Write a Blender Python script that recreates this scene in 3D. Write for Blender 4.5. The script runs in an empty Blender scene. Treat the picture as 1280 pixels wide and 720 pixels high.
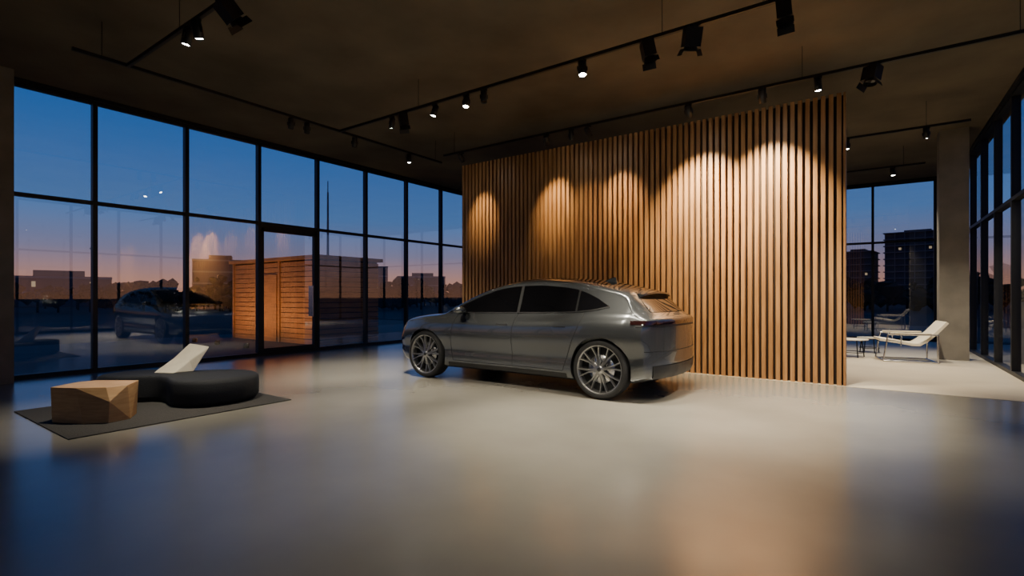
import bpy, bmesh, math, random
from mathutils import Vector, Matrix
from mathutils.bvhtree import BVHTree
random.seed(7)
scene = bpy.context.scene
COL = scene.collection

# ------------------------------------------------------------------ materials
def new_mat(name):
    m = bpy.data.materials.new(name); m.use_nodes = True
    nt = m.node_tree
    return m, nt, nt.nodes["Principled BSDF"]

def pmat(name, col, rough=0.5, metal=0.0, coat=0.0, emis=None, estr=0.0, var=0.0, scale=8.0, bump=0.0, stretch=None, col2=None, spec=None, detail=6, lo=0.3, hi=0.7, ior=None):
    m, nt, b = new_mat(name)
    b.inputs["Roughness"].default_value = rough
    b.inputs["Metallic"].default_value = metal
    b.inputs["Coat Weight"].default_value = coat
    if spec is not None: b.inputs["Specular IOR Level"].default_value = spec
    if ior is not None: b.inputs["IOR"].default_value = ior
    b.inputs["Base Color"].default_value = (*col, 1)
    if emis:
        b.inputs["Emission Color"].default_value = (*emis, 1)
        b.inputs["Emission Strength"].default_value = estr
    if var > 0 or bump > 0:
        tc = nt.nodes.new("ShaderNodeTexCoord")
        mp = nt.nodes.new("ShaderNodeMapping")
        if stretch: mp.inputs["Scale"].default_value = stretch
        no = nt.nodes.new("ShaderNodeTexNoise")
        no.inputs["Scale"].default_value = scale
        no.inputs["Detail"].default_value = detail
        nt.links.new(tc.outputs["Object"], mp.inputs["Vector"])
        nt.links.new(mp.outputs["Vector"], no.inputs["Vector"])
        if var > 0:
            c2 = col2 or tuple(c * (1 - var) for c in col)
            r = nt.nodes.new("ShaderNodeValToRGB")
            r.color_ramp.elements[0].position = lo; r.color_ramp.elements[1].position = hi
            r.color_ramp.elements[0].color = (*c2, 1); r.color_ramp.elements[1].color = (*col, 1)
            nt.links.new(no.outputs["Fac"], r.inputs["Fac"])
            nt.links.new(r.outputs["Color"], b.inputs["Base Color"])
        if bump > 0:
            bp = nt.nodes.new("ShaderNodeBump"); bp.inputs["Strength"].default_value = bump
            bp.inputs["Distance"].default_value = 0.02
            nt.links.new(no.outputs["Fac"], bp.inputs["Height"])
            nt.links.new(bp.outputs["Normal"], b.inputs["Normal"])
    return m

M_floor = pmat("polished_concrete", (0.235, 0.222, 0.188), rough=0.22, var=0.18, scale=1.4, spec=0.95, detail=8, lo=.2, hi=.8, ior=1.55)
M_floor2 = pmat("pale_floor", (0.52, 0.47, 0.37), rough=0.45, var=0.12, scale=2.0)
M_ceil = pmat("ceiling_concrete", (0.165, 0.130, 0.085), rough=0.85, var=0.45, scale=0.8)
M_conc = pmat("column_concrete", (0.27, 0.24, 0.19), rough=0.8, var=0.3, scale=2.5, bump=0.1)
M_frame = pmat("dark_aluminium", (0.008, 0.008, 0.009), rough=0.5, metal=0.0)
M_black = pmat("black_metal", (0.008, 0.008, 0.008), rough=0.5)
M_wood = pmat("slat_wood", (0.51, 0.275, 0.112), rough=0.42, var=0.45, scale=6.0, stretch=(3, 3, 0.25), bump=0.05, col2=(0.32, 0.152, 0.054))
M_wallrefl = pmat("wall_reflection_timber", (0.55, 0.23, 0.07), rough=0.6, var=0.4, scale=5.0, stretch=(0.4, 0.4, 4))  # orange of the slatted wall's reflection, put into a solid block
M_back = pmat("slat_backing", (0.030, 0.016, 0.008), rough=0.8)
M_lamp = pmat("lamp_glow", (1, 1, 1), emis=(1.0, 0.94, 0.84), estr=60)
M_rug = pmat("rug_wool", (0.045, 0.042, 0.038), rough=0.95, var=0.4, scale=60, bump=0.3)
M_fab = pmat("bench_fabric", (0.014, 0.016, 0.020), rough=0.85, var=0.3, scale=80, bump=0.2)
M_ply = pmat("plywood", (0.55, 0.34, 0.16), rough=0.5, var=0.35, scale=5, stretch=(1, 1, 8), col2=(0.42, 0.24, 0.10))
M_cream = pmat("cream_leather", (0.74, 0.68, 0.53), rough=0.55, var=0.1, scale=10)
M_steel = pmat("chrome_tube", (0.6, 0.6, 0.6), rough=0.25, metal=1)
M_paint = pmat("car_paint", (0.125, 0.134, 0.139), rough=0.25, metal=0.78, coat=1.0)
M_paint.node_tree.nodes["Principled BSDF"].inputs["Coat Roughness"].default_value = 0.02
M_cglass = pmat("tinted_glass", (0.004, 0.004, 0.005), rough=0.04, spec=0.4)
M_trim = pmat("black_trim", (0.01, 0.01, 0.01), rough=0.4)
M_line = pmat("panel_gap", (0.003, 0.003, 0.003), rough=0.8)
M_tire = pmat("tire_rubber", (0.012, 0.012, 0.012), rough=0.75)
M_rim = pmat("alloy_rim", (0.36, 0.36, 0.35), rough=0.3, metal=0.85)
M_tail = pmat("tail_lamp", (0.012, 0.003, 0.003), rough=0.1, coat=1)
M_head = pmat("head_lamp", (0.4, 0.4, 0.4), rough=0.1, coat=1)
M_grass = pmat("outdoor_ground", (0.012, 0.013, 0.010), rough=0.95, var=0.4, scale=0.3)
M_pave = pmat("terrace_paving", (0.085, 0.078, 0.066), rough=0.8, var=0.3, scale=1.5)
M_tree = pmat("foliage", (0.006, 0.009, 0.006), rough=1.0)
M_bld = pmat("building_facade", (0.05, 0.05, 0.065), rough=0.8)
M_bld2 = pmat("balcony_slab", (0.14, 0.14, 0.16), rough=0.8)
M_bwin = pmat("lit_apartment_window", (0.1, 0.08, 0.05), emis=(1, 0.75, 0.45), estr=0.4)

# architectural glass: transparent + two-sided schlick reflection
M_glass = bpy.data.materials.new("window_glass"); M_glass.use_nodes = True
nt = M_glass.node_tree; nt.nodes.clear()
o = nt.nodes.new("ShaderNodeOutputMaterial"); mx = nt.nodes.new("ShaderNodeMixShader")
tr = nt.nodes.new("ShaderNodeBsdfTransparent"); gl = nt.nodes.new("ShaderNodeBsdfGlossy")
lw = nt.nodes.new("ShaderNodeLayerWeight"); lw.inputs["Blend"].default_value = 0.5
pw = nt.nodes.new("ShaderNodeMath"); pw.operation = 'POWER'; pw.inputs[1].default_value = 5
mr = nt.nodes.new("ShaderNodeMapRange"); mr.inputs["To Min"].default_value = 0.23; mr.inputs["To Max"].default_value = 0.9
tr.inputs["Color"].default_value = (0.97, 0.99, 1.0, 1)
gl.inputs["Roughness"].default_value = 0.0
nt.links.new(lw.outputs["Facing"], pw.inputs[0]); nt.links.new(pw.outputs[0], mr.inputs["Value"])
nt.links.new(mr.outputs["Result"], mx.inputs[0]); nt.links.new(tr.outputs[0], mx.inputs[1])
nt.links.new(gl.outputs[0], mx.inputs[2]); nt.links.new(mx.outputs[0], o.inputs[0])

# ------------------------------------------------------------------ mesh helpers
class MB:
    """mesh builder collecting parts with several materials"""
    def __init__(s): s.v = []; s.f = []; s.m = []; s.mats = []; s.sm = []
    def mi(s, mat):
        if mat not in s.mats: s.mats.append(mat)
        return s.mats.index(mat)
    def add(s, verts, faces, mat, smooth=False, M=None):
        b = len(s.v); k = s.mi(mat)
        for p in verts:
            p = Vector(p)
            s.v.append(M @ p if M else p)
        for f in faces:
            s.f.append([b + i for i in f]); s.m.append(k); s.sm.append(smooth)
    def box(s, x0, x1, y0, y1, z0, z1, mat, M=None):
        v = [(x0,y0,z0),(x1,y0,z0),(x1,y1,z0),(x0,y1,z0),(x0,y0,z1),(x1,y0,z1),(x1,y1,z1),(x0,y1,z1)]
        f = [(0,3,2,1),(4,5,6,7),(0,1,5,4),(1,2,6,5),(2,3,7,6),(3,0,4,7)]
        s.add(v, f, mat, False, M)
    def tube(s, p0, p1, r, mat, n=12, r1=None, caps=True, M=None):
        p0 = Vector(p0); p1 = Vector(p1); r1 = r if r1 is None else r1
        q = (p1 - p0).to_track_quat('Z', 'Y').to_matrix()
        v = []
        for p, rr in ((p0, r), (p1, r1)):
            for i in range(n):
                a = 2 * math.pi * i / n
                v.append(p + q @ Vector((rr * math.cos(a), rr * math.sin(a), 0)))
        f = [(i, (i + 1) % n, n + (i + 1) % n, n + i) for i in range(n)]
        s.add(v, f, mat, True, M)
        if caps:
            s.add(v[:n], [tuple(reversed(range(n)))], mat, False, M)
            s.add(v[n:], [tuple(range(n))], mat, False, M)
    def lathe(s, prof, mat, n=48, axis='Y', M=None, closed=False):
        v = []; k = len(prof)
        for i in range(n):
            a = 2 * math.pi * i / n
            for (r, h) in prof:
                v.append((r * math.cos(a), h, r * math.sin(a)) if axis == 'Y' else (r * math.cos(a), r * math.sin(a), h))
        f = []
        for i in range(n):
            j = (i + 1) % n
            for t in range(k - 1 if not closed else k):
                u = (t + 1) % k
                f.append((i * k + t, i * k + u, j * k + u, j * k + t))
        s.add(v, f, mat, True, M)
    def obj(s, name, parent=None, loc=(0,0,0), rotz=0, recalc=True):
        me = bpy.data.meshes.new(name)
        me.from_pydata([tuple(p) for p in s.v], [], s.f)
        for m in s.mats: me.materials.append(m)
        for p, k, sm in zip(me.polygons, s.m, s.sm):
            p.material_index = k; p.use_smooth = sm
        if recalc:
            bm = bmesh.new(); bm.from_mesh(me)
            bmesh.ops.recalc_face_normals(bm, faces=bm.faces); bm.to_mesh(me); bm.free()
        ob = bpy.data.objects.new(name, me); COL.objects.link(ob)
        ob.location = loc; ob.rotation_euler = (0, 0, rotz)
        if parent: ob.parent = parent
        return ob

def empty(name, loc=(0,0,0), rotz=0):
    e = bpy.data.objects.new(name, None); COL.objects.link(e)
    e.location = loc; e.rotation_euler = (0, 0, rotz); e.empty_display_size = 0.2
    return e

def bevel(ob, w, seg=3):
    md = ob.modifiers.new("bevel", 'BEVEL'); md.width = w; md.segments = seg; md.limit_method = 'ANGLE'
    return ob

# ------------------------------------------------------------------ room
XL, XR, YB, YF = -11.3, 2.0, 19.45, -5.8
HC = 4.86; HW = 4.8; HT = 3.0; YW = 9.09
b = MB(); b.box(XL-0.1, XR+0.1, YF-0.2, YW-0.02, -0.1, 0, M_floor); b.box(XL-0.1, -8.0, YW-0.02, YB+0.1, -0.1, 0, M_floor); b.obj("floor")
b = MB(); b.box(-8.0, XR+0.1, YW-0.02, YB+0.1, -0.1, 0.004, M_floor2); b.obj("floor_rear")
b = MB(); b.box(XL-0.2, XR+0.2, YF-0.2, YB+0.2, HC, HC+0.3, M_ceil)
b.obj("ceiling")
b = MB(); b.box(XL-0.1, XR+0.1, YF-0.2, YF, 0, HC, M_conc); b.obj("wall_front")

def bay(kind, n, a0, a1, pos, door=False):
    """glazed bay: 'x' plane = constant X running in Y, 'y' plane = constant Y running in X"""
    b = MB(); fw = 0.035; dp = 0.06
    def bx(u0, u1, z0, z1, mat, d=dp):
        if kind == 'x': b.box(pos-d, pos+d, u0, u1, z0, z1, mat)
        else: b.box(u0, u1, pos-d, pos+d, z0, z1, mat)
    bx(a0, a0+fw, 0, HW, M_frame); bx(a1-fw, a1, 0, HW, M_frame)
    bx(a0+fw, a1-fw, 0, 0.07, M_frame); bx(a0+fw, a1-fw, HW-0.05, HW, M_frame)
    bx(a0+fw, a1-fw, HT-0.03, HT+0.03, M_frame)
    if door:
        bx(a0+fw, a0+fw+0.07, 0.07, HT-0.1, M_frame, 0.045); bx(a1-fw-0.07, a1-fw, 0.07, HT-0.1, M_frame, 0.045)
        bx(a0+fw, a1-fw, HT-0.18, HT-0.03, M_frame, 0.045); bx(a0+fw+0.07, a1-fw-0.07, 0.07, 0.16, M_frame, 0.045)
        bx(a1-0.18, a1-0.155, 0.85, 1.6, M_steel, 0.085)
    for z0, z1 in ((0.07, HT-0.03), (HT+0.03, HW-0.05)):
        if kind == 'x': q = [(pos,a0+fw,z0),(pos,a1-fw,z0),(pos,a1-fw,z1),(pos,a0+fw,z1)]
        else: q = [(a0+fw,pos,z0),(a1-fw,pos,z0),(a1-fw,pos,z1),(a0+fw,pos,z1)]
        b.add(q, [(0,1,2,3)], M_glass)
    b.obj(("door_%d" if door else "window_%d") % n)

ys = [3.12 + 1.485*k for k in range(-6, 12)]
n = 1
for i in range(len(ys)-1):
    bay('x', 1 if abs(ys[i]-6.09) < 0.01 else n, ys[i], ys[i+1], XL, door=abs(ys[i]-6.09) < 0.01); n += 1
for i in range(len(ys)-1):
    bay('x', n, ys[i], ys[i+1], XR); n += 1
xs = [XL+0.06] + [0.02 - 1.5*k for k in range(7, -2, -1)] + [XR-0.06]
for i in range(len(xs)-1):
    if xs[i+1]-xs[i] > 0.2:
        bay('y', n, xs[i], xs[i+1], YB); n += 1
b = MB(); b.box(XL-0.1, XL+0.1, YF, YB, HW, HC, M_frame); b.obj("trim_1")
b = MB(); b.box(XR-0.1, XR+0.1, YF, YB, HW, HC, M_frame); b.obj("trim_2")
b = MB(); b.box(XL+0.1, XR-0.1, YB-0.1, YB+0.1, HW, HC, M_frame); b.obj("trim_3")
b = MB(); b.box(-11.22, -10.85, 1.5, 2.0, 0, HC, M_conc); b.obj("concrete_column")
b = MB(); b.box(1.17, 1.65, 14.1, 14.6, 0, HC, M_conc); b.obj("concrete_column.001")

# ------------------------------------------------------------------ slatted wood partition
b = MB()
HWW = 4.4; x0, x1 = -7.85, -0.32
b.box(x0, x1-0.03, YW+0.075, YW+0.30, 0, HWW-0.02, M_back)
pitch = 0.103
x = x0
while x < x1 - 0.05:
    b.box(x, x+0.060, YW, YW+0.075, 0.0, HWW, M_wood); x += pitch
b.box(x1-0.03, x1, YW, YW+0.33, 0, HWW, M_wood)
x = x0
while x < x1 - 0.05:
    b.box(x, x+0.060, YW+0.30, YW+0.36, 0.0, HWW, M_wood); x += pitch
b.obj("slatted_wood_partition")

# ------------------------------------------------------------------ tracks + spotlights
ZT = 4.40
def track(ax, c, a0, a1, hang):
    b = MB()
    if ax == 'X': b.box(a0, a1, c-0.02, c+0.02, ZT-0.02, ZT+0.02, M_black)
    else: b.box(c-0.02, c+0.02, a0, a1, ZT-0.02, ZT+0.02, M_black)
    for h in hang:
        p = (h, c) if ax == 'X' else (c, h)
        b.tube((p[0], p[1], ZT+0.02), (p[0], p[1], HC), 0.004, M_black, 8)
    return b.obj("lighting_track")
YA, YBt, YC, XD = 8.2, 5.87, 2.58, -8.05
track('X', YA, -7.6, 1.7, [-7.3, -.8, 1.4])
track('X', YBt, XD+0.02, 1.7, [-6, -2])
track('X', YC, XD+0.02, 1.7, [-6.5, -1.5, 1])
track('Y', XD, 2.0, 8.6, [2.3, 8.4])
track('X', 11.8, -2.5, 1.4, [-1.0, 0.8])
track('X', 15.0, -2.5, 1.0, [-1.2, 0.6])

def spot(x, y, target, power=0, cone=60, size=1.0, warm=(1, .80, .56), lit=True, blend=0.8, big=False):
    b = MB()
    att = Vector((0, 0, -0.02)); piv = Vector((0, 0, -0.13))
    b.box(-0.05, 0.05, -0.018, 0.018, -0.045, -0.02, M_black)
    b.tube(att, piv, 0.01, M_black, 8)
    P = Vector((x, y, ZT)) + piv
    d = (Vector(target) - P).normalized()
    q = d.to_track_quat('-Z', 'Y')
    M = Matrix.Translation(piv) @ q.to_matrix().to_4x4()
    r = 0.048 * size; L = 0.17 * size
    if big:
        b.box(-0.09, 0.09, -0.07, 0.07, -0.10, 0.10, M_black, M)
        b.tube((0,0,-0.10),(0,0,-0.14), 0.07, M_black, 20, r1=0.08, caps=False, M=M)
        for sx in (-1, 1):
            b.add([(sx*0.09,-0.08,-0.12),(sx*0.09,0.08,-0.12),(sx*0.12,0.08,-0.19),(sx*0.12,-0.08,-0.19)], [(0,1,2,3)], M_black, M=M)
        b.tube((0,0,0.10),(0,0,0.13), 0.05, M_black, 16, M=M)
        lens_z = -0.11; rr = 0.055
    else:
        prof = [(0.001, L*0.55), (r*0.85, L*0.55), (r, L*0.48), (r, -L*0.5), (r*0.86, -L*0.5), (r*0.8, -L*0.38), (0.001, -L*0.38)]
        b.lathe(prof, M_black, 24, 'Z', M)
        b.box(-r-0.012, -r, -0.01, 0.01, -0.03, 0.03, M_black, M); b.box(r, r+0.012, -0.01, 0.01, -0.03, 0.03, M_black, M)
        lens_z = -L*0.44; rr = r*0.86
    b.lathe([(0.0005, lens_z), (rr, lens_z)], M_lamp if lit else M_cglass, 20, 'Z', M)
    ob = b.obj("track_spotlight", loc=(x, y, ZT), recalc=False)
    if power > 0:
        L_ = bpy.data.lights.new("spot_bulb", 'SPOT'); L_.energy = power; L_.color = warm
        L_.spot_size = math.radians(cone); L_.spot_blend = blend; L_.shadow_soft_size = 0.05
        lo = bpy.data.objects.new("spot_bulb", L_); COL.objects.link(lo)
        lo.parent = ob
        off = 0.17 if big else L*0.6
        lo.location = piv + d * off; lo.rotation_euler = q.to_euler()
W = (1, .74, .41); N = (1, .89, .71)
# wall washers
spot(-7.1, YA, (-7.2, YW, 3.2), 230, 42, warm=W, blend=1)
spot(-5.0, YA, (-5.3, YW, 3.25), 290, 45, warm=W, blend=1)
spot(-4.47, YA, (-4.5, YW, 1.0), 150, 90, warm=W, size=.9, blend=1)
spot(-4.13, YA, (-3.83, YW, 3.15), 290, 45, warm=W, blend=1)
spot(-2.37, YA, (-2.35, YW, 2.7), 1250, 76, warm=(1,.80,.52), size=1.1, blend=1)
spot(-1.31, YA, (-1.35, YW, 2.7), 1250, 76, warm=(1,.80,.52), size=1.1, blend=1)
spot(-.61, YA, (-.4, 8.3, 0), 1300, 52, warm=N, blend=1)
spot(0.0, YA, (-.7, 7.1, 0), 1500, 52, warm=N, big=True, lit=False, blend=1)
# over car / floor
spot(-6.63, YBt, (-7.6, 5.9, 0), 1300, 56, warm=N, blend=1)
spot(-6.35, YBt, (-6.0, 6.3, 0.5), 0, big=True, lit=False)
spot(-5.64, YBt, (-6.4, 4.9, 0), 600, 54, warm=N, blend=1)
spot(-4.99, YBt, (-4.5, 4.7, 0), 950, 54, warm=N, blend=1)
spot(-4.65, YBt, (-4.0, 5.2, 0), 0, lit=False)
spot(-3.04, YBt, (-2.4, 5.0, 0), 1600, 56, warm=N, size=1.15, blend=1)
spot(-2.17, YBt, (-1.4, 6.3, 0), 1300, 54, warm=N, big=True, lit=False, blend=1)
spot(-1.66, YBt, (-2.5, 7.0, 0.8), 500, 50, warm=N, big=True, lit=False, blend=1)
spot(-.735, YBt, (-.4, 5.9, 0), 650, 54, warm=N, big=True, lit=False, blend=1)
spot(-6.30, YC, (-7.1, 2.1, 0), 600, 50, warm=N, size=1.1, blend=1)
spot(-6.05, YC, (-6.3, 3.6, 0), 420, 60, warm=N, size=1.1, blend=1)
spot(-5.37, YC, (-5.0, 6.0, 0.85), 650, 40, warm=N, big=True, lit=False, blend=1)
spot(-3.0, YC, (-3.5, 5.9, 0.8), 650, 40, warm=N, blend=1)  # unseen head, added to brighten the car's side
spot(-0.8, YC, (-1.7, 4.1, 0), 560, 66, warm=N, blend=1)
spot(-2.2, YC, (-2.4, 3.1, 0), 340, 74, warm=N, blend=1)  # unseen floor fill, added on this track
spot(-4.2, YC, (-4.2, 3.5, 0), 240, 74, warm=N, blend=1)  # second added fill for the foreground floor, out of view
for yy in (4.9, 5.2, 6.2): spot(XD, yy, (XD-0.5, yy+.3, 0), 0, lit=False)
spot(XD, 7.6, (XD+0.2, 7.6, 0), 450, 75, warm=N, blend=1)
spot(-0.4, 11.8, (-0.3, 11.4, 0), 700, 90, warm=W)
spot(0.8, 11.8, (1.0, 12.2, 0), 700, 90, warm=N)
spot(-0.6, 15.0, (0.2, 14.6, 0), 280, 80, warm=N)
spot(0.4, 15.0, (0.9, 14.3, 0), 250, 70, warm=N)

# ------------------------------------------------------------------ CAR
def pchip(keys):
    xs = [k[0] for k in keys]; ys = [k[1] for k in keys]; n = len(xs)
    h = [xs[i+1]-xs[i] for i in range(n-1)]; dl = [(ys[i+1]-ys[i])/h[i] for i in range(n-1)]
    m = [0]*n; m[0] = dl[0]; m[-1] = dl[-1]
    for i in range(1, n-1):
        if dl[i-1]*dl[i] <= 0: m[i] = 0
        else:
            w1 = 2*h[i]+h[i-1]; w2 = h[i]+2*h[i-1]
            m[i] = (w1+w2)/(w1/dl[i-1]+w2/dl[i])
    def f(x):
        if x <= xs[0]: return ys[0]
        if x >= xs[-1]: return ys[-1]
        i = 0
        while x > xs[i+1]: i += 1
        t = (x-xs[i])/h[i]; t2 = t*t; t3 = t2*t
        return (2*t3-3*t2+1)*ys[i]+(t3-2*t2+t)*h[i]*m[i]+(-2*t3+3*t2)*ys[i+1]+(t3-t2)*h[i]*m[i+1]
    return f
ss = lambda a, b_, x: (lambda t: t*t*(3-2*t))(max(0, min(1, (x-a)/(b_-a))))
XE = 2.36
zt = pchip([(-2.46,.82),(-2.42,.90),(-2.3,.965),(-2.0,1.02),(-1.7,1.05),(-1.4,1.08),(-1.28,1.11),(-1.0,1.25),(-.7,1.39),(-.4,1.505),(-.1,1.58),(.2,1.618),(.5,1.63),(.9,1.612),(1.3,1.56),(1.65,1.49),(1.88,1.435),(1.95,1.40),(2.05,1.31),(2.18,1.20),(2.28,1.125),(2.36,1.08)])
zs = pchip([(-2.46,.72),(-2.3,.87),(-1.9,.93),(-1.5,.965),(-1,.98),(0,.99),(1,1.03),(1.6,1.07),(2.1,1.07),(XE,1.02)])
zb = pchip([(-2.46,.34),(-2.35,.26),(-2,.22),(-1,.20),(1,.20),(1.9,.22),(2.2,.25),(XE,.30)])
wf = pchip([(-2.46,.86),(-2.35,.92),(-2.1,.955),(-1.6,.99),(-.8,.965),(0,.955),(.8,.97),(1.5,1.01),(2.0,1.0),(XE,.94)])
side = pchip([(0,.93),(.08,.955),(.2,.962),(.34,.955),(.48,.972),(.62,.995),(.72,1.0),(.86,.992),(.95,.968),(1,.945)])
def section(x):
    Z0, ZS, ZTp, Wd = zb(x), zs(x), zt(x), wf(x)
    pts = [(0, Z0), (.4*Wd, Z0), (.75*Wd, Z0), (.86*Wd, Z0+.003)]
    zlow = Z0+.035
    for i in range(24):
        t = i/23; pts.append((Wd*side(t), zlow+(ZS-zlow)*t))
    ws = Wd*side(1); hgt = ZTp-ZS
    crown = min(.11, .75*hgt); zr = ZTp-crown
    for i in range(1, 13):
        t = i/12; z = ZS+(zr-ZS)*t
        pts.append((ws-(.38+.16*ss(.6, 2.0, x))*(z-ZS)-.02*ss(0,.05,z-ZS), z))
    yr = pts[-1][0]
    nexp = 2.5
    for i in range(1, 17):
        th = (math.pi/2)*(i/16)
        c = max(0, math.cos(th)); s_ = math.sin(th)
        pts.append((yr*(c**(2/nexp)) if i < 16 else 0, zr+crown*(s_**(2/nexp))))
    return pts
def deform(p):
    x, y, z = p; a = abs(y)
    x += .34*(a**2.6)*ss(-1.6, -2.46, x) - .27*(a**2.6)*ss(1.7, XE, x)
    return (x, y, z)
NS = 150
sts = [-2.46+(XE+2.46)*i/(NS-1) for i in range(NS)]
rings = []
def ring(x):
    h = section(x)
    return [(x, y, z) for y, z in h] + [(x, -y, z) for y, z in reversed(h[1:-1])]
for x in sts: rings.append(ring(x))
def caprings(r0, sg):
    cz = sum(p[2] for p in r0)/len(r0); out = []
    for s_, dx in ((.985,.012),(.955,.026),(.91,.034),(.8,.04),(.55,.046),(.25,.048),(.05,.048)):
        out.append([(p[0]+sg*dx, p[1]*s_, cz+(p[2]-cz)*s_) for p in r0])
    return out
rings = list(reversed(caprings(rings[0], -1))) + rings + caprings(rings[-1], 1)
V = []; F = []; nr = len(rings[0])
for r in rings: V += [deform(p) for p in r]
for i in range(len(rings)-1):
    for j in range(nr):
        k = (j+1) % nr
        F.append((i*nr+j, i*nr+k, (i+1)*nr+k, (i+1)*nr+j))
F.append(tuple(range(nr))); F.append(tuple(reversed(range((len(rings)-1)*nr, len(rings)*nr))))
bvh = BVHTree.FromPolygons([Vector(v) for v in V], F)

CX, CY = -4.475, 7.03
car = empty("suv_car", (CX, CY, 0))
me = bpy.data.meshes.new("body"); me.from_pydata(V, [], F); me.materials.append(M_paint); me.materials.append(M_trim)
bm = bmesh.new(); bm.from_mesh(me); bmesh.ops.recalc_face_normals(bm, faces=bm.faces); bm.to_mesh(me); bm.free()
body = bpy.data.objects.new("body", me); COL.objects.link(body)
AX = 1.575; RZ = .39; AR = .425
cut = MB()
for sx in (-1, 1):
    for sy in (-1, 1):
        cut.tube((sx*AX, sy*.52, RZ), (sx*AX, sy*1.4, RZ), AR, M_trim, 64)
co = cut.obj("cutter")
bmc = bmesh.new(); bmc.from_mesh(co.data); bmesh.ops.remove_doubles(bmc, verts=bmc.verts, dist=1e-5); bmesh.ops.recalc_face_normals(bmc, faces=bmc.faces); bmc.to_mesh(co.data); bmc.free()
md = body.modifiers.new("arch", 'BOOLEAN'); md.operation = 'DIFFERENCE'; md.object = co; md.solver = 'EXACT'
dg = bpy.context.evaluated_depsgraph_get()
nm = bpy.data.meshes.new_from_object(body.evaluated_get(dg), depsgraph=dg)
body.modifiers.clear(); body.data = nm; nm.name = "body"
bpy.data.objects.remove(co)
for p in nm.polygons:
    p.use_smooth = True
    p.material_index = 0
    c = p.center
    for sx in (-1, 1):
        if math.hypot(c.x-sx*AX, c.z-RZ) < AR+.002 and abs(c.y) < .995 and c.z > .15:
            if abs(p.normal.y) < .3 or abs(abs(c.y)-.52) < .01:
                p.material_index = 1
    if c.z < .235 + .02 and p.normal.z < -.5: p.material_index = 1
nm.materials.clear(); nm.materials.append(M_paint); nm.materials.append(M_trim)
try: nm.set_sharp_from_angle(angle=math.radians(38))
except Exception as e: print(e)
body.parent = car

def patch(name, P, mat, hits, off=.004, mirror=False):
    b = MB(); rows = []
    for row in P:
        rr = []
        for o_, d_ in row:
            h = bvh.ray_cast(Vector(o_), Vector(d_).normalized())
            if h[0] is None: rr.append(None)
            else: rr.append(h[0] + (h[1] if h[1].dot(Vector(d_)) < 0 else -h[1])*off)
        rows.append(rr)
    v = []; idx = {}; f = []
    for i, r in enumerate(rows):
        for j, p in enumerate(r):
            if p is not None: idx[(i, j)] = len(v); v.append(p)
    for i in range(len(rows)-1):
        for j in range(len(rows[0])-1):
            q = [(i,j),(i+1,j),(i+1,j+1),(i,j+1)]
            if all(t in idx for t in q): f.append([idx[t] for t in q])
    b.add(v, f, mat, True)
    return b.obj(name, parent=car, recalc=False)

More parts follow.
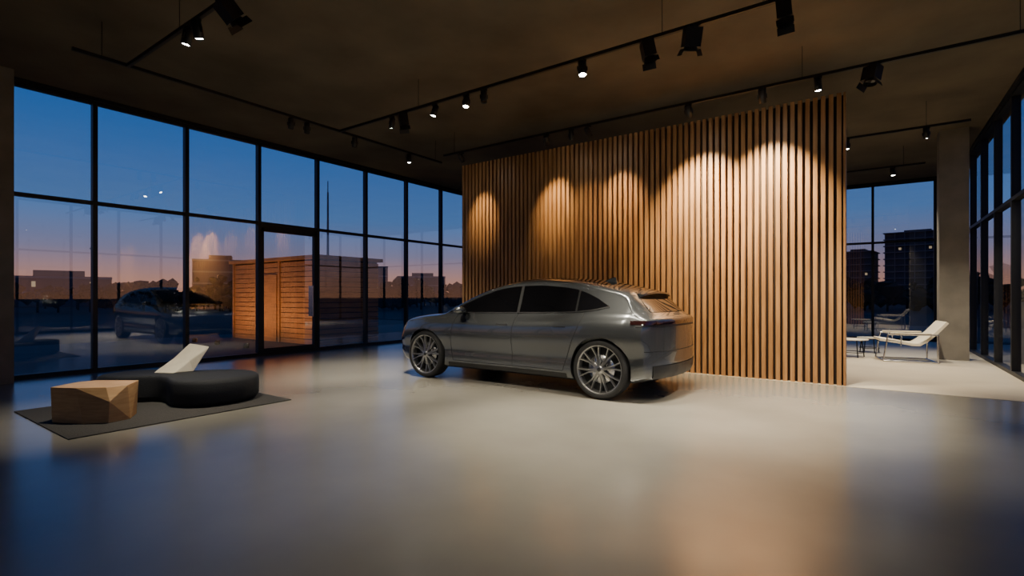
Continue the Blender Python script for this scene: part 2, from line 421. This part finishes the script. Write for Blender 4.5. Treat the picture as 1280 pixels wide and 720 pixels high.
def side_patch(name, sy, xa, xb, fb, ft, mat, nx=60, nz=14, off=.004):
    P = []
    for i in range(nx+1):
        x = xa+(xb-xa)*i/nx; z0, z1 = fb(x), ft(x)
        P.append([((x, sy*2, z0+(z1-z0)*j/nz), (0, -sy, 0)) for j in range(nz+1)])
    return patch(name, P, mat, None, off)
dlo_b = pchip([(-1.10,1.09),(-.5,1.098),(0,1.105),(1.0,1.13),(1.4,1.16),(1.66,1.21)])
dlo_t = pchip([(-1.10,1.10),(-.8,1.235),(-.5,1.355),(-.2,1.445),(.1,1.490),(.5,1.502),(.85,1.482),(1.2,1.425),(1.45,1.335),(1.66,1.22)])
for sy, tag in ((-1, "near"), (1, "far")):
    side_patch("side_glass_"+tag, sy, -1.10, 1.66, dlo_b, dlo_t, M_cglass)
    side_patch("belt_trim_"+tag, sy, -1.12, 1.68, lambda x: dlo_b(x)-.014, lambda x: dlo_b(x)+.002, M_trim, 60, 2, .006)
    side_patch("sill_trim_"+tag, sy, -1.08, 1.08, lambda x: .20+.037, lambda x: .30, M_trim, 20, 3, .004)
    for xx, w in ((.22, .05), (1.20, .03)):
        side_patch("pillar_"+tag, sy, xx-w/2, xx+w/2, dlo_b, dlo_t, M_trim, 3, 12, .007)
    def line(name, pts, w=.004, off=.0018, mat=M_line):
        b = MB()
        n_ = len(pts); L = []
        for i, (x, z) in enumerate(pts):
            a = pts[max(0, i-1)]; c = pts[min(n_-1, i+1)]
            t = Vector((c[0]-a[0], 0, c[1]-a[1])).normalized(); nn = Vector((t.z, 0, -t.x))*w
            for s_ in (-1, 1):
                h = bvh.ray_cast(Vector((x+nn.x*s_, sy*2, z+nn.z*s_)), Vector((0, -sy, 0)))
                if h[0] is None: L.append(Vector((x, sy, z)))
                else: L.append(h[0]+Vector((0, sy*off, 0)))
        b.add(L, [(2*i, 2*i+1, 2*i+3, 2*i+2) for i in range(n_-1)], mat, True)
        return b.obj(name, parent=car, recalc=False)
    def curve(keys, n_=30):
        out = []
        f1 = pchip([(k[1], k[0]) for k in keys])
        for i in range(n_+1):
            z = keys[0][1]+(keys[-1][1]-keys[0][1])*i/n_
            out.append((f1(z), z))
        return out
    line("door_gap_front_"+tag, curve([(-.98,.33),(-1.02,.55),(-.99,.8),(-.93,1.09)]))
    line("door_gap_mid_"+tag, curve([(.16,.33),(.16,.6),(.18,.9),(.22,1.11)]))
    line("door_gap_rear_"+tag, curve([(1.02,.33),(1.08,.5),(1.20,.78),(1.30,1.0),(1.34,1.15)]))
    line("sill_gap_"+tag, [(-.98+2.0*i/40, .33) for i in range(41)])
    line("hood_gap_"+tag, [(-2.2+1.1*i/40, zs(-2.2+1.1*i/40)+.012) for i in range(41)])
    for hx in (-.02, .98):
        line("door_handle_"+tag, [(hx-.10+.20*i/8, .93) for i in range(9)], .007, .004, M_trim)
    b = MB(); bmm = bmesh.new(); bmesh.ops.create_uvsphere(bmm, u_segments=20, v_segments=12, radius=1)
    vv = [Vector((p.co.x*.085+(.02 if p.co.x > 0 else 0), p.co.y*.11, p.co.z*.06)) for p in bmm.verts]; ff = [[q.index for q in p.verts] for p in bmm.faces]; bmm.free()
    b.add([v_+Vector((-.78, sy*1.02, 1.13)) for v_ in vv], ff, M_paint, True)
    b.tube((-.80, sy*.86, 1.08), (-.78, sy*1.0, 1.10), .025, M_trim, 10)
    b.obj("mirror_"+tag, parent=car)
    def ang(phi, z, c=-1.4): 
        return ((c-3*math.cos(phi), sy*3*math.sin(phi), z), (math.cos(phi), -sy*math.sin(phi), 0))
    P = [[ang(math.radians(20+30*i/16), .78+(.035+.03*i/16)*j/3) for j in range(4)] for i in range(17)]
    patch("head_lamp_"+tag, P, M_head, None, .004)
def wz(z): return .93-.38*(z-1.0)-.13
P = [[((-4, wz(z)*(-1+2*j/24), z), (1, 0, 0)) for j in range(25)] for z in [1.125+(1.52-1.125)*i/16 for i in range(17)]]
patch("windshield", P, M_cglass, None, .004)
P = [[((4, (wz(z)-.09)*(-1+2*j/24), z), (-1, 0, 0)) for j in range(25)] for z in [1.14+(1.40-1.14)*i/12 for i in range(13)]]
patch("rear_glass", P, M_cglass, None, .005)
P = [[((x, .54*(-1+2*j/16), 3), (0, 0, -1)) for j in range(17)] for x in [0.0+1.5*i/20 for i in range(21)]]
patch("roof_glass", P, M_cglass, None, .003)
def radial(name, z0, z1, ph, mat, off, nz=4, c=1.4):
    P = [[((c+3*math.cos(p), 3*math.sin(p), z0+(z1-z0)*j/nz), (-math.cos(p), -math.sin(p), 0)) for j in range(nz+1)] for p in [math.radians(-ph+2*ph*i/80) for i in range(81)]]
    return patch(name, P, mat, None, off)
radial("tail_lamp", .985, 1.035, 58, M_tail, .008)
radial("tail_lamp_surround", .96, .985, 55, M_trim, .004)
radial("rear_bumper_trim", .31, .47, 44, M_trim, .012)
radial("rear_bumper_gap", .645, .652, 50, M_line, .003, 1)
P = [[((-4, .6*(-1+2*j/16), z), (1, 0, 0)) for j in range(17)] for z in [.40+.16*i/6 for i in range(7)]]
patch("front_intake", P, M_trim, None, .004)
b = MB(); sp = []
for i in range(21):
    y = -.56+1.12*i/20; e = .06*(abs(y)/.6)**3; dz = -.05*(abs(y)/.6)**2.5
    sp += [(1.74, y, zt(1.74)+dz*1.2-.006), (1.93-e, y, 1.436+dz), (2.06-e, y, 1.410+dz), (2.06-e, y, 1.386+dz), (1.88, y, 1.36+dz)]
f = []
for i in range(20):
    for j in range(5):
        k = (j+1) % 5; f.append((i*5+j, i*5+k, (i+1)*5+k, (i+1)*5+j))
f += [(0,1,2,3,4), (100,104,103,102,101)]
b.add(sp, f, M_paint, False); b.obj("spoiler", parent=car)
b = MB(); b.add([(1.2,-.004,1.57),(1.2,.004,1.57),(1.42,.02,1.53),(1.42,-.02,1.53),(1.39,0,1.625),(1.35,0,1.625)],[(0,1,2,3),(0,5,4,3),(1,2,4,5),(2,3,4),(0,1,5)],M_paint); b.obj("antenna_fin", parent=car)

def wheel(name, x, sy):
    b = MB()
    tp = [(.30,-.12),(.345,-.13),(.372,-.118),(.386,-.09),(.39,0),(.386,.09),(.372,.118),(.345,.13),(.318,.122),(.30,.10)]
    b.lathe(tp, M_tire, 64)
    for dy in (-.05, 0, .05): b.lathe([(.3905,dy-.004),(.392,dy),(.3905,dy+.004)], M_line, 48)
    b.lathe([(.30,-.12),(.295,-.05),(.29,.06),(.302,.108),(.318,.122),(.321,.118),(.321,.10)], M_rim, 64)
    b.lathe([(.30,.02),(.001,.02)], M_line, 40)
    b.lathe([(.19,.035),(.185,.045),(.08,.045)], M_steel, 40)
    b.lathe([(.001,.115),(.03,.115),(.05,.108),(.06,.09),(.064,.05)], M_rim, 32)
    b.lathe([(.001,.118),(.026,.118),(.028,.112)], M_trim, 24)
    for k in range(8):
        a0 = 2*math.pi*k/8+.2
        for s_ in (-1, 1):
            aI = a0+s_*.14; aO = a0+s_*.17
            pts = []
            for (r, a, w, y0, y1) in ((.05,aI,.012,.06,.105),(.18,a0+s_*.09,.010,.055,.093),(.308,aO,.009,.07,.112)):
                c = Vector((r*math.cos(a), 0, r*math.sin(a))); t = Vector((-math.sin(a), 0, math.cos(a)))*w
                pts += [(c-t)+Vector((0,y0,0)), (c+t)+Vector((0,y0,0)), (c+t*.8)+Vector((0,y1,0)), (c-t*.8)+Vector((0,y1,0))]
            f = []
            for i in range(2):
                for j in range(4):
                    q = (j+1) % 4; f.append((i*4+j, i*4+q, (i+1)*4+q, (i+1)*4+j))
            b.add(pts, f, M_rim)
    M = Matrix.Diagonal((1, sy, 1, 1))
    b.v = [M @ p for p in b.v]
    b.obj(name, parent=car, loc=(x, sy*.85, .392))
wheel("wheel_front_near", -AX, -1); wheel("wheel_front_far", -AX, 1)
wheel("wheel_rear_near", AX, -1); wheel("wheel_rear_far", AX, 1)

# ------------------------------------------------------------------ lounge corner
ROT = math.radians(35.23)
b = MB(); b.box(-8.15, -6.15, 1.5, 3.75, 0.0, 0.012, M_rug); bevel(b.obj("area_rug"), .004, 2)
def crom(pts, n=8):
    out = []; N_ = len(pts)
    for i in range(N_):
        p0, p1, p2, p3 = [Vector(pts[(i+k-1) % N_]) for k in range(4)]
        for j in range(n):
            t = j/n
            out.append(.5*((2*p1)+(-p0+p2)*t+(2*p0-5*p1+4*p2-p3)*t*t+(-p0+3*p1-3*p2+p3)*t**3))
    return out
ol = crom([(-1.0,.05),(-.9,-.2),(-.5,-.3),(-.15,-.22),(.05,-.32),(.32,-.56),(.70,-.56),(.98,-.25),(1.0,.1),(.78,.36),(.4,.4),(0,.28),(-.4,.4),(-.85,.33)])
b = MB(); V2 = []; lev = [(.90,0.0),(.90,.03),(.97,.035),(1,.07),(1,.27),(.985,.305),(.95,.322),(.88,.33),(.4,.33),(.02,.33)]
for s_, z in lev: V2 += [(p.x*s_, p.y*s_, z) for p in ol]
m_ = len(ol); F2 = []
for i in range(len(lev)-1):
    for j in range(m_):
        k = (j+1) % m_; F2.append((i*m_+j, i*m_+k, (i+1)*m_+k, (i+1)*m_+j))
F2.append(tuple(reversed(range(m_)))); F2.append(tuple(range((len(lev)-1)*m_, len(lev)*m_)))
b.add(V2, F2, M_fab, True)
b.obj("lounge_bench", loc=(-7.39, 2.92, .012), rotz=ROT)
b = MB()
v = [(-.32,-.12,0.0),(-.02,-.16,.0),(.14,.0,.0),(.30,.10,.33),(.0,.14,.37),(-.14,.02,.18),(.10,-.02,.15),(-.06,.10,.0)]
f = [(0,1,6,5),(1,2,6),(6,2,3),(5,6,3,4),(0,5,7),(5,4,7),(4,3,7),(3,2,7),(0,7,2,1)]
b.add(v, f, M_cream)
bevel(b.obj("folded_accent_pillow", loc=(-7.50, 3.02, .342), rotz=ROT), .012, 2)
b = MB()
base = [(-.40,-.20),(.05,-.26),(.33,-.22),(.43,-.02),(.28,.24),(-.25,.27),(-.42,.10)]
top = [(-.42,-.20),(-.05,-.25),(.28,-.20),(.43,-.06),(.30,.25),(-.27,.26),(-.42,.12)]
V3 = [(x,y,0) for x,y in base]+[(x,y,.375) for x,y in top]+[(.36,-.235,.23)]
F3 = [(0,1,8,7),(1,14,8),(1,2,14),(8,14,9),(2,3,14),(14,3,10),(14,10,9),(3,4,11,10),(4,5,12,11),(5,6,13,12),(6,0,7,13),(7,8,9,10,11,12,13),(6,5,4,3,2,1,0)]
b.add([(x*.84,y,z) for x,y,z in V3], F3, M_ply)
bevel(b.obj("faceted_coffee_table", loc=(-6.91, 1.95, .012), rotz=ROT), .004, 2)

# ------------------------------------------------------------------ rear seating
def lounge_chair(loc, rot):
    b = MB(); w = .33
    prof = [(.55,.42),(.3,.385),(0,.33),(-.12,.33),(-.25,.42),(-.42,.60),(-.58,.80)]
    t = .055; V4 = []
    for i, (x, z) in enumerate(prof):
        a = prof[max(0,i-1)]; c = prof[min(len(prof)-1,i+1)]
        tg = Vector((c[0]-a[0], c[1]-a[1])).normalized(); nn = Vector((-tg.y, tg.x))*-t
        V4 += [(x,-w,z),(x,w,z),(x+nn.x,w,z+nn.y),(x+nn.x,-w,z+nn.y)]
    F4 = []
    for i in range(len(prof)-1):
        for j in range(4):
            k = (j+1) % 4; F4.append((i*4+j, i*4+k, (i+1)*4+k, (i+1)*4+j))
    F4 += [(0,1,2,3), tuple(len(V4)-4+k for k in (3,2,1,0))]
    b.add(V4, F4, M_cream)
    for s_ in (-1, 1):
        y = s_*(w+.03)
        P4 = [(.5,y,.016),(-.4,y,.016),(-.40,y,.56),(.42,y,.56),(.5,y,.016)]
        for p, q in zip(P4[:-1], P4[1:]): b.tube(p, q, .016, M_steel, 10)
        b.box(-.3,.38,y-.025,y+.025,.575,.60,M_cream)
        b.tube((.2,s_*w,.34),(.2,y,.34),.012,M_steel,8); b.tube((.2,y,.34),(.2,y,.56),.012,M_steel,8)
    for x in (.48,-.38): b.tube((x,-w-.03,.016),(x,w+.03,.016),.016,M_steel,10)
    bevel(b.obj("lounge_chair", loc=loc, rotz=rot), .008, 2)
lounge_chair((.62, 13.45, .004), math.radians(190))
def table(loc, r, h):
    b = MB()
    b.lathe([(.001,h),(r,h),(r,h-.025),(.001,h-.025)], M_cream, 40, 'Z')
    for k in range(4):
        a = k*math.pi/2+.5; b.tube((r*.85*math.cos(a), r*.85*math.sin(a), .0), (r*.7*math.cos(a), r*.7*math.sin(a), h-.02), .012, M_black, 8)
    b.lathe([(r*.8,.10),(r*.8,.115),(r*.78,.115),(r*.78,.10)], M_black, 32, 'Z', closed=True)
    b.obj("side_table", loc=loc)
table((-.38, 13.6, .004), .32, .40); table((-.05, 14.9, .004), .25, .36)

# ------------------------------------------------------------------ outside
b = MB(); b.box(-300, 300, -150, 450, -.5, -.14, M_grass); b.obj("ground")
b = MB(); b.box(-19, XL-.11, -8, 30, -.14, -.03, M_pave); b.box(XL-.11, 12, YB+.11, 30, -.14, -.03, M_pave); b.box(XR+.11, 12, -8, YB+.11, -.14, -.03, M_pave); b.obj("terrace")
# slatted block standing in for the wood wall's reflection, lit by added uplights
b = MB()
KX0, KX1, KY0, KY1, KH = -17.3, -12.6, 8.5, 10.6, 2.45
b.box(KX0+.03, KX1-.03, KY0+.03, KY1-.03, -.03, KH-.05, M_back)
z = -.03
while z < KH-.1:
    b.box(KX0, KX1, KY0, KY1, z, z+.13, M_wallrefl); z += .15
for x in (KX0-.02, -15.9, -14.6, KX1-.06):
    b.box(x, x+.08, KY0-.04, KY0+.02, -.03, KH, M_wallrefl)
b.box(-15.8, -14.7, KY0-.03, KY0+.01, -.03, 2.0, M_wallrefl)
b.box(KX0-.1, KX1+.1, KY0-.12, KY1+.1, KH-.05, KH+.05, M_wallrefl)
b.obj("wall_reflection_block")
for x in (-16.6, -15.2, -13.6):
    b = MB(); b.lathe([(.001,.0),(.07,.0),(.07,.12),(.055,.12),(.05,.10),(.001,.10)], M_black, 20, 'Z')
    b.lathe([(.0005,.105),(.05,.105)], M_lamp, 16, 'Z')
    ob = b.obj("added_uplight", loc=(x, 7.0, -.03), recalc=False)  # invented fixture, added only to brighten the reflection block
    L_ = bpy.data.lights.new("added_uplight_bulb", 'SPOT'); L_.energy = 120; L_.color = (1,.60,.27); L_.spot_size = math.radians(110); L_.spot_blend = 1; L_.shadow_soft_size = .05
    lo = bpy.data.objects.new("added_uplight_bulb", L_); COL.objects.link(lo); lo.parent = ob; lo.location = (0,0,.14)
    lo.rotation_euler = Vector((0, 1, .7)).to_track_quat('-Z', 'Y').to_euler()
def blob(b, c, r, seed):
    bmx = bmesh.new(); bmesh.ops.create_icosphere(bmx, subdivisions=1, radius=1)
    rnd = random.Random(seed)
    for p in bmx.verts: p.co *= .6+.7*rnd.random()
    b.add([(c[0]+p.co.x*r, c[1]+p.co.y*r, c[2]+p.co.z*r*.9) for p in bmx.verts], [[q.index for q in p.verts] for p in bmx.faces], M_tree)
    bmx.free()
def tree(b, c, h, r, seed):
    rnd = random.Random(seed)
    b.tube((c[0], c[1], -.15), (c[0], c[1], h*.7), .10, M_tree, 5)
    for k in range(9):
        a = rnd.uniform(0, 6.28); q = rnd.uniform(0, r)
        blob(b, (c[0]+q*math.cos(a), c[1]+q*math.sin(a), h*rnd.uniform(.35, .95)), rnd.uniform(.25, .6)*r, seed*10+k)
b = MB()
for i in range(300):
    R = random.uniform(55, 85); t = math.radians(-35)+random.random()*2.1
    h = random.choice([1.4, 1.8, 2.0, 2.4, 2.8, 3.2])*random.uniform(.8, 1.1)
    tree(b, (-R*math.cos(t), R*math.sin(t)), h, random.uniform(.8, 1.8), i)
b.obj("tree_line")
b = MB()
for i in range(110):
    tree(b, (random.uniform(-22, 30), random.uniform(60, 85)), random.uniform(1.5, 4.0), random.uniform(.9, 2.0), 1500+i)
b.obj("tree_line.001")
def building(name, loc, w, d, h, floors, rot, balcony=False, lit=.1):
    b = MB(); b.box(-w/2, w/2, -d/2, d/2, 0, h, M_bld)
    fh = h/floors; rnd = random.Random(int(w*10+h))
    for i in range(floors):
        z = i*fh
        if balcony: b.box(-w/2-.3, w/2+.3, -d/2-.6, d/2+.3, z+fh*.88, z+fh, M_bld2); 
        else: b.box(-w/2-.05, w/2+.05, -d/2-.05, d/2+.05, z+fh*.85, z+fh*.98, M_bld2)
        nw = max(3, int(w/1.4))
        for k in range(nw):
            xx = -w/2+(k+.5)*w/nw
            if rnd.random() < lit: b.box(xx-.2, xx+.2, -d/2-.03, -d/2+.02, z+fh*.3, z+fh*.65, M_bwin)
            if balcony: b.box(xx-w/nw/2-.04, xx-w/nw/2+.04, -d/2-.55, -d/2, z, z+fh*.9, M_bld2)
    b.box(-w*.2, w*.25, -d*.3, d*.3, h, h+fh*.4, M_bld)
    b.obj(name, loc=loc, rotz=rot)
building("office_building", (-86, 40.0, -.14), 7.0, 6, 7.2, 4, math.radians(62))
building("office_building", (-88, 57, -.14), 15, 8, 6.6, 4, math.radians(55), lit=.06)
building("office_building", (-93, 75, -.14), 9, 8, 8.0, 4, math.radians(50), lit=.06)
building("office_building", (-95, 22, -.14), 12, 8, 4.2, 2, math.radians(75), lit=.15)
building("office_building", (-96, 95, -.14), 12, 8, 6.5, 3, math.radians(45), lit=.1)
building("apartment_tower", (7.2, 126, -.14), 9.0, 9, 13.6, 11, math.radians(-8), True, .12)
building("apartment_tower", (-2.2, 128, -.14), 5.5, 8, 10.5, 8, math.radians(-8), True, .08)
b = MB(); b.tube((0,0,0),(0,0,13.7),.18,M_bld2,10,r1=.10); b.tube((0,0,13.7),(0,0,15),.05,M_bld2,6); b.obj("mast", loc=(-52.3,36.5,-.14))
b = MB(); b.tube((0,0,0),(0,0,5.8),.08,M_bld2,8); b.box(-.6,.6,-.03,.03,5.2,5.3,M_bld2); b.obj("utility_pole", loc=(-50,13.7,-.14))

# ------------------------------------------------------------------ world (dusk sky)
w = bpy.data.worlds.new("dusk"); scene.world = w; w.use_nodes = True
nt = w.node_tree; bg = nt.nodes["Background"]
tc = nt.nodes.new("ShaderNodeTexCoord"); sp_ = nt.nodes.new("ShaderNodeSeparateXYZ"); rp = nt.nodes.new("ShaderNodeValToRGB")
nt.links.new(tc.outputs["Generated"], sp_.inputs[0]); nt.links.new(sp_.outputs["Z"], rp.inputs["Fac"]); nt.links.new(rp.outputs["Color"], bg.inputs["Color"])
els = rp.color_ramp.elements
for pos, c in ((0,(.60,.27,.16)),(.03,(.46,.24,.20)),(.075,(.21,.20,.32)),(.14,(.085,.20,.48)),(.28,(.026,.14,.48)),(.5,(.010,.07,.30)),(1,(.004,.03,.13))):
    e = els[0] if pos == 0 else (els[-1] if pos == 1 else els.new(pos))
    e.position = pos; e.color = (*c, 1)
bg.inputs["Strength"].default_value = 1.0

# ------------------------------------------------------------------ camera
cam = bpy.data.cameras.new("camera"); cam.lens = 17.92; cam.sensor_width = 36; cam.shift_y = 10/1280
cam.clip_start = .05; cam.clip_end = 1000
co_ = bpy.data.objects.new("camera", cam); COL.objects.link(co_)
co_.location = (0, 0, 1.35); co_.rotation_euler = (math.radians(90), 0, ROT)
scene.camera = co_
